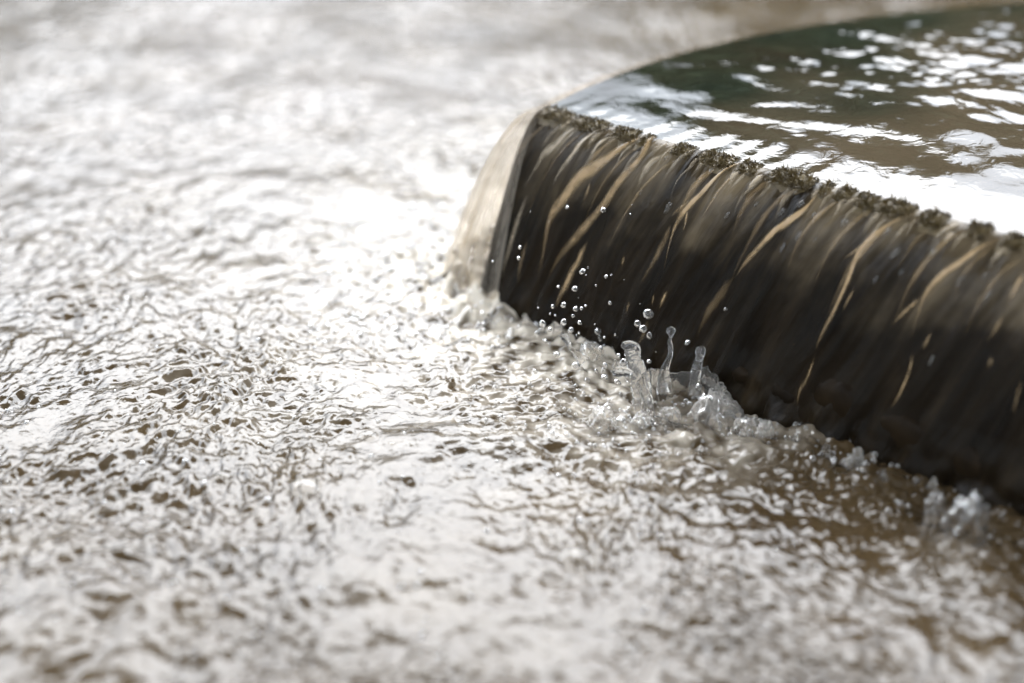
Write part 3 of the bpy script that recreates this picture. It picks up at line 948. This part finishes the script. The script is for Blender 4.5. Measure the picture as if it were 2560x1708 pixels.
# ------------------------------------------------------------------ drops in the air
def drop(px, py, w, h, label, group=None, d=None, tilt=0.0, seed=1):
    d = d or DC
    k = PXM(d)
    V, F = sphere(24, 16)
    r = 1 + 0.15 * pn(V[:, 0] * 1.1 + seed, V[:, 1] * 1.3 + V[:, 2] * 1.3, seed)
    V = V * r[:, None] * np.array([w * k / 2, w * k / 2, h * k / 2])
    o = np_mesh("water_drop", V, F, M_DROP)
    o.location = at_depth(px, py, d)
    o.rotation_euler = (rnd.uniform(-.3, .3), R(tilt), rnd.uniform(0, 3))
    tag(o, label, "drop", group or "water drops thrown up by the splash")
DROPS = [
 (1621,785,27,26,"largest round drop hanging above the gap between the crown's jets"),
 (1594,809,16,17,"leftmost drop of the close row of three under the largest drop"),
 (1608,822,21,20,"middle and biggest drop of the close row of three under the largest drop"),
 (1623,839,14,19,"upright oval drop, lowest of the close row of three under the largest drop"),
 (1719,856,17,11,"flat tilted drop floating between the two beaded jets"),
 (1747,968,17,21,"oval pale drop in front of the crown wall under the right jet"),
 (1559,907,21,21,"bright white drop in front of the crown's broad left jet"),
 (1546,889,11,11,"small drop just left of the crown's broad left jet"),
 (1623,904,13,10,"small drop between the broad left jet and the thin beaded jet"),
 (1456,679,18,14,"slanted oval drop, highest of the pair over the bright round drop"),
 (1437,722,15,15,"bright round drop below the slanted oval drop"),
 (1515,692,9,9,"small round drop right of the slanted oval drop"),
 (1396,717,8,7,"small drop left of the bright round drop"),
 (1508,525,14,14,"bright round drop high up in front of the dark fall"),
 (1418,519,9,9,"small drop left of the high bright round drop"),
 (1357,810,18,20,"lumpy oval drop nearest the white water at the left of the spray"),
 (1374,824,11,11,"small round drop under the lumpy oval drop"),
 (1409,806,16,18,"tilted oval drop in the middle of the left spray"),
 (1427,826,14,18,"upright oval drop right below the tilted oval drop of the left spray"),
 (1814,773,10,10,"faint small drop alone in front of the dark fall right of the jets"),
 (1544,956,20,13,"slanted flat drop low at the left of the crown"),
 (1511,942,18,12,"flat bright drop just above the foam left of the crown"),
 (1440,913,20,15,"pair-like lumpy drop over the foam below the small slanting jet"),
 (1391,886,18,12,"flattened drop over the white water left of the small slanting jet"),
 (1495,829,18,17,"blurred round drop above the thin trailing drop mid spray"),
 (1500,846,10,18,"blurred long drop trailing under the blurred round drop"),
 (1501,872,11,14,"oval drop below the long trailing drop"),
]
for i, (a, b, w, h, lab) in enumerate(DROPS):
    blurred = "blurred" in lab
    drop(a, b, w, h, lab, d=(0.79 if blurred else DC), tilt=(35 if "slanted" in lab or "tilted" in lab else 0), seed=i + 3)
SMALL = [(1470,670,4),(1465,688,4),(1528,688,5),(1490,714,6),(1382,767,9),(1409,763,13),(1439,773,15),(1454,771,9),(1464,765,6),(1433,790,10),
 (1525,758,9),(1375,785,5),(1388,788,6),(1449,807,11),(1487,811,4),(1448,833,7),(1511,843,7),(1491,869,7),(1455,864,7),(1538,837,6),(1365,853,9),
 (1509,925,12),(1513,914,14),(1490,928,9),(1623,925,6),(1300,619,9),(1297,646,10),(1232,654,6),(1576,536,5),(1580,512,3),(1997,780,4),(1326,530,3),(1372,555,3),
 (1446,745,3),(1560,700,3),(1600,760,3),(1680,780,3),(1345,770,4),(1340,832,5),(1473,880,5),(1530,870,5),(1640,880,4),(1700,900,3)]
for i, (a, b, w) in enumerate(SMALL):
    drop(a, b, w, w * rnd.uniform(0.9, 1.25), "tiny clear drop among the fine spray before the dark fall", "fine spray drops",
         d=DC + (0.0 if i % 3 else rnd.uniform(0.01, 0.04)), seed=i + 50)

# ------------------------------------------------------------------ bubbles afloat
def bubble(px, py, w, label, flat=0.46, group="bubbles afloat on the pool"):
    c = at_z(px, py, 0.0)
    d = float((c - np.array([0, 0, CAM_H])) @ np.array([0, cp, -sp_]))
    V, F = sphere(36, 14, True)
    r = w * PXM(d) / 2
    o = np_mesh("bubble", V * np.array([r, r, r * flat]), F, M_BUBBLE)
    o.location = (c[0], c[1], float(lower_height(np.array(c[0]), np.array(c[1]))) - r * 0.08)
    tag(o, label, "bubble", group)
for a in [
 (920,1090,56,"brownish oval bubble alone on the water left of the foam"),
 (762,1228,90,"widest flat bubble on the rippled water at lower left of the centre"),
 (1386,1045,64,"big white dome bubble left of the whitish rippled hump"),
 (1405,1008,28,"small bubble above the big white dome bubble"),
 (1552,1000,24,"small clear bubble right under the slanted flat drop"),
 (1478,1030,22,"small bubble touching the whitish rippled hump"),
 (1638,1045,32,"bubble in front of the crown wall's left foot"),
 (1392,975,44,"pale bubble at the edge of the brown water left of the crown"),
 (1387,1127,20,"tiny ringed bubble on the brown patch below the big white dome"),
 (1367,1140,15,"tiny bubble left of the ringed bubble on the brown patch"),
 (1461,1136,16,"tiny bubble right of the ringed bubble on the brown patch"),
 (980,1113,20,"tiny white bubble right of the brownish oval bubble"),
 (1744,1224,12,"tiny bubble on the long brown patch right of the centre bottom"),
 (1440,1400,110,"large blurred grey bubble low in the foreground"),
 (555,1190,50,"brownish bubble near the left among the dark ripples"),
]: bubble(*a)

# fine froth: nobody could count it
def build_froth():
    V0, F0 = sphere(10, 7)
    V, F = [], []
    def put(p, r):
        F.append(F0 + len(V) * len(V0)); V.append(V0 * r + p)
    n = 0
    for k in range(170):
        s = nrs.uniform(-0.01, 0.40)
        off = 0.044 + abs(nrs.normal(0, 0.018))
        x, y = xy(s, -off)
        put(np.array([x, y, float(lower_height(np.array(x), np.array(y))) + 0.0004]), nrs.uniform(0.0004, 0.0017))
    for k in range(260):
        a = nrs.uniform(0, 6.28); r = abs(nrs.normal(0, 0.05))
        x = CR[0] - 0.03 + r * math.cos(a); y = CR[1] - 0.005 + 0.6 * r * math.sin(a)
        s, b = sb(x, y)
        if b > -0.047 and s > 0: continue
        put(np.array([x, y, float(lower_height(np.array(x), np.array(y))) + 0.0002]), nrs.uniform(0.0003, 0.0013))
    for k in range(500):
        x = nrs.uniform(-0.12, 0.0); y = nrs.uniform(0.72, 0.93)
        put(np.array([x, y, float(lower_height(np.array(x), np.array(y))) + 0.0004]), nrs.uniform(0.0005, 0.0018))
    for k in range(420):
        y = nrs.uniform(0.44, 0.80); x = nrs.uniform(-0.3, 0.28)
        s, b = sb(x, y)
        if s > -0.06 and b > -0.06: continue
        put(np.array([x, y, float(lower_height(np.array(x), np.array(y)))]), 0.0004 + 0.0013 * nrs.uniform() ** 3)
    o = np_mesh("froth", np.vstack(V), np.vstack(F), M_FROTH)
    tag(o, kind="stuff")
build_froth()

# ------------------------------------------------------------------ woodland round the pool (seen mirrored in the water)
def build_wood():
    V, F = [], []
    def leaf(p, size):
        a = nrs.normal(size=3); a /= np.linalg.norm(a)
        b = np.cross(a, nrs.normal(size=3)); b /= np.linalg.norm(b)
        i = len(V)
        V.extend([p - a * size, p + b * size * 0.5, p + a * size, p - b * size * 0.5])
        F.append((i, i + 1, i + 2, i + 3))
    def top(az):                              # how high the trees stand over the horizon, degrees
        h = 9.5 + 2.5 * math.sin(az * 0.21) + 2 * math.sin(az * 0.9 + 1)
        if az > 2: h += 12 * min(1, (az - 2) / 8)
        if az < -22: h += 12 * min(1, (-22 - az) / 14)
        if abs(az) > 70: h = 38
        return h
    for k in range(26000):
        az = nrs.uniform(-180, 180) if k % 4 == 0 else nrs.normal(5, 28)
        t = top(az)
        el = t * (1 - nrs.uniform() ** 1.6) * (0.93 + 0.12 * nrs.uniform())
        dist = nrs.uniform(24, 30)
        p = np.array([math.sin(R(az)) * dist, math.cos(R(az)) * dist, dist * math.tan(R(el))])
        leaf(p, nrs.uniform(0.25, 0.9))
    # unseen leaf canopy added overhead, its edge shaped for dark reflections
    k = 0
    while k < 24000:
        x = nrs.uniform(-4.6, 4.0); y = nrs.uniform(-3.5, 4.0)
        az = math.degrees(math.atan2(x, y)); r = math.hypot(x, y)
        rim = 2.78 + 0.55 * float(pn(np.array(az / 14), np.array(0.0), 78)) + (1.25 * min(1, (-5 - az) / 14) if az < -5 else 0.25 * min(1, max(0, az - 4) / 10))
        if r > rim: continue
        k += 1
        z = 3.4 + 0.3 * math.sin(x * 2.1) + 0.25 * math.sin(y * 2.7 + x) + nrs.uniform(-0.25, 0.25)
        leaf(np.array([x, y, z]), nrs.uniform(0.07, 0.16))
    me = bpy.data.meshes.new("woodland")
    me.from_pydata([tuple(v) for v in V], [], F)
    me.materials.append(M_LEAF)
    tag(link(bpy.data.objects.new("woodland", me)), kind="stuff")
build_wood()
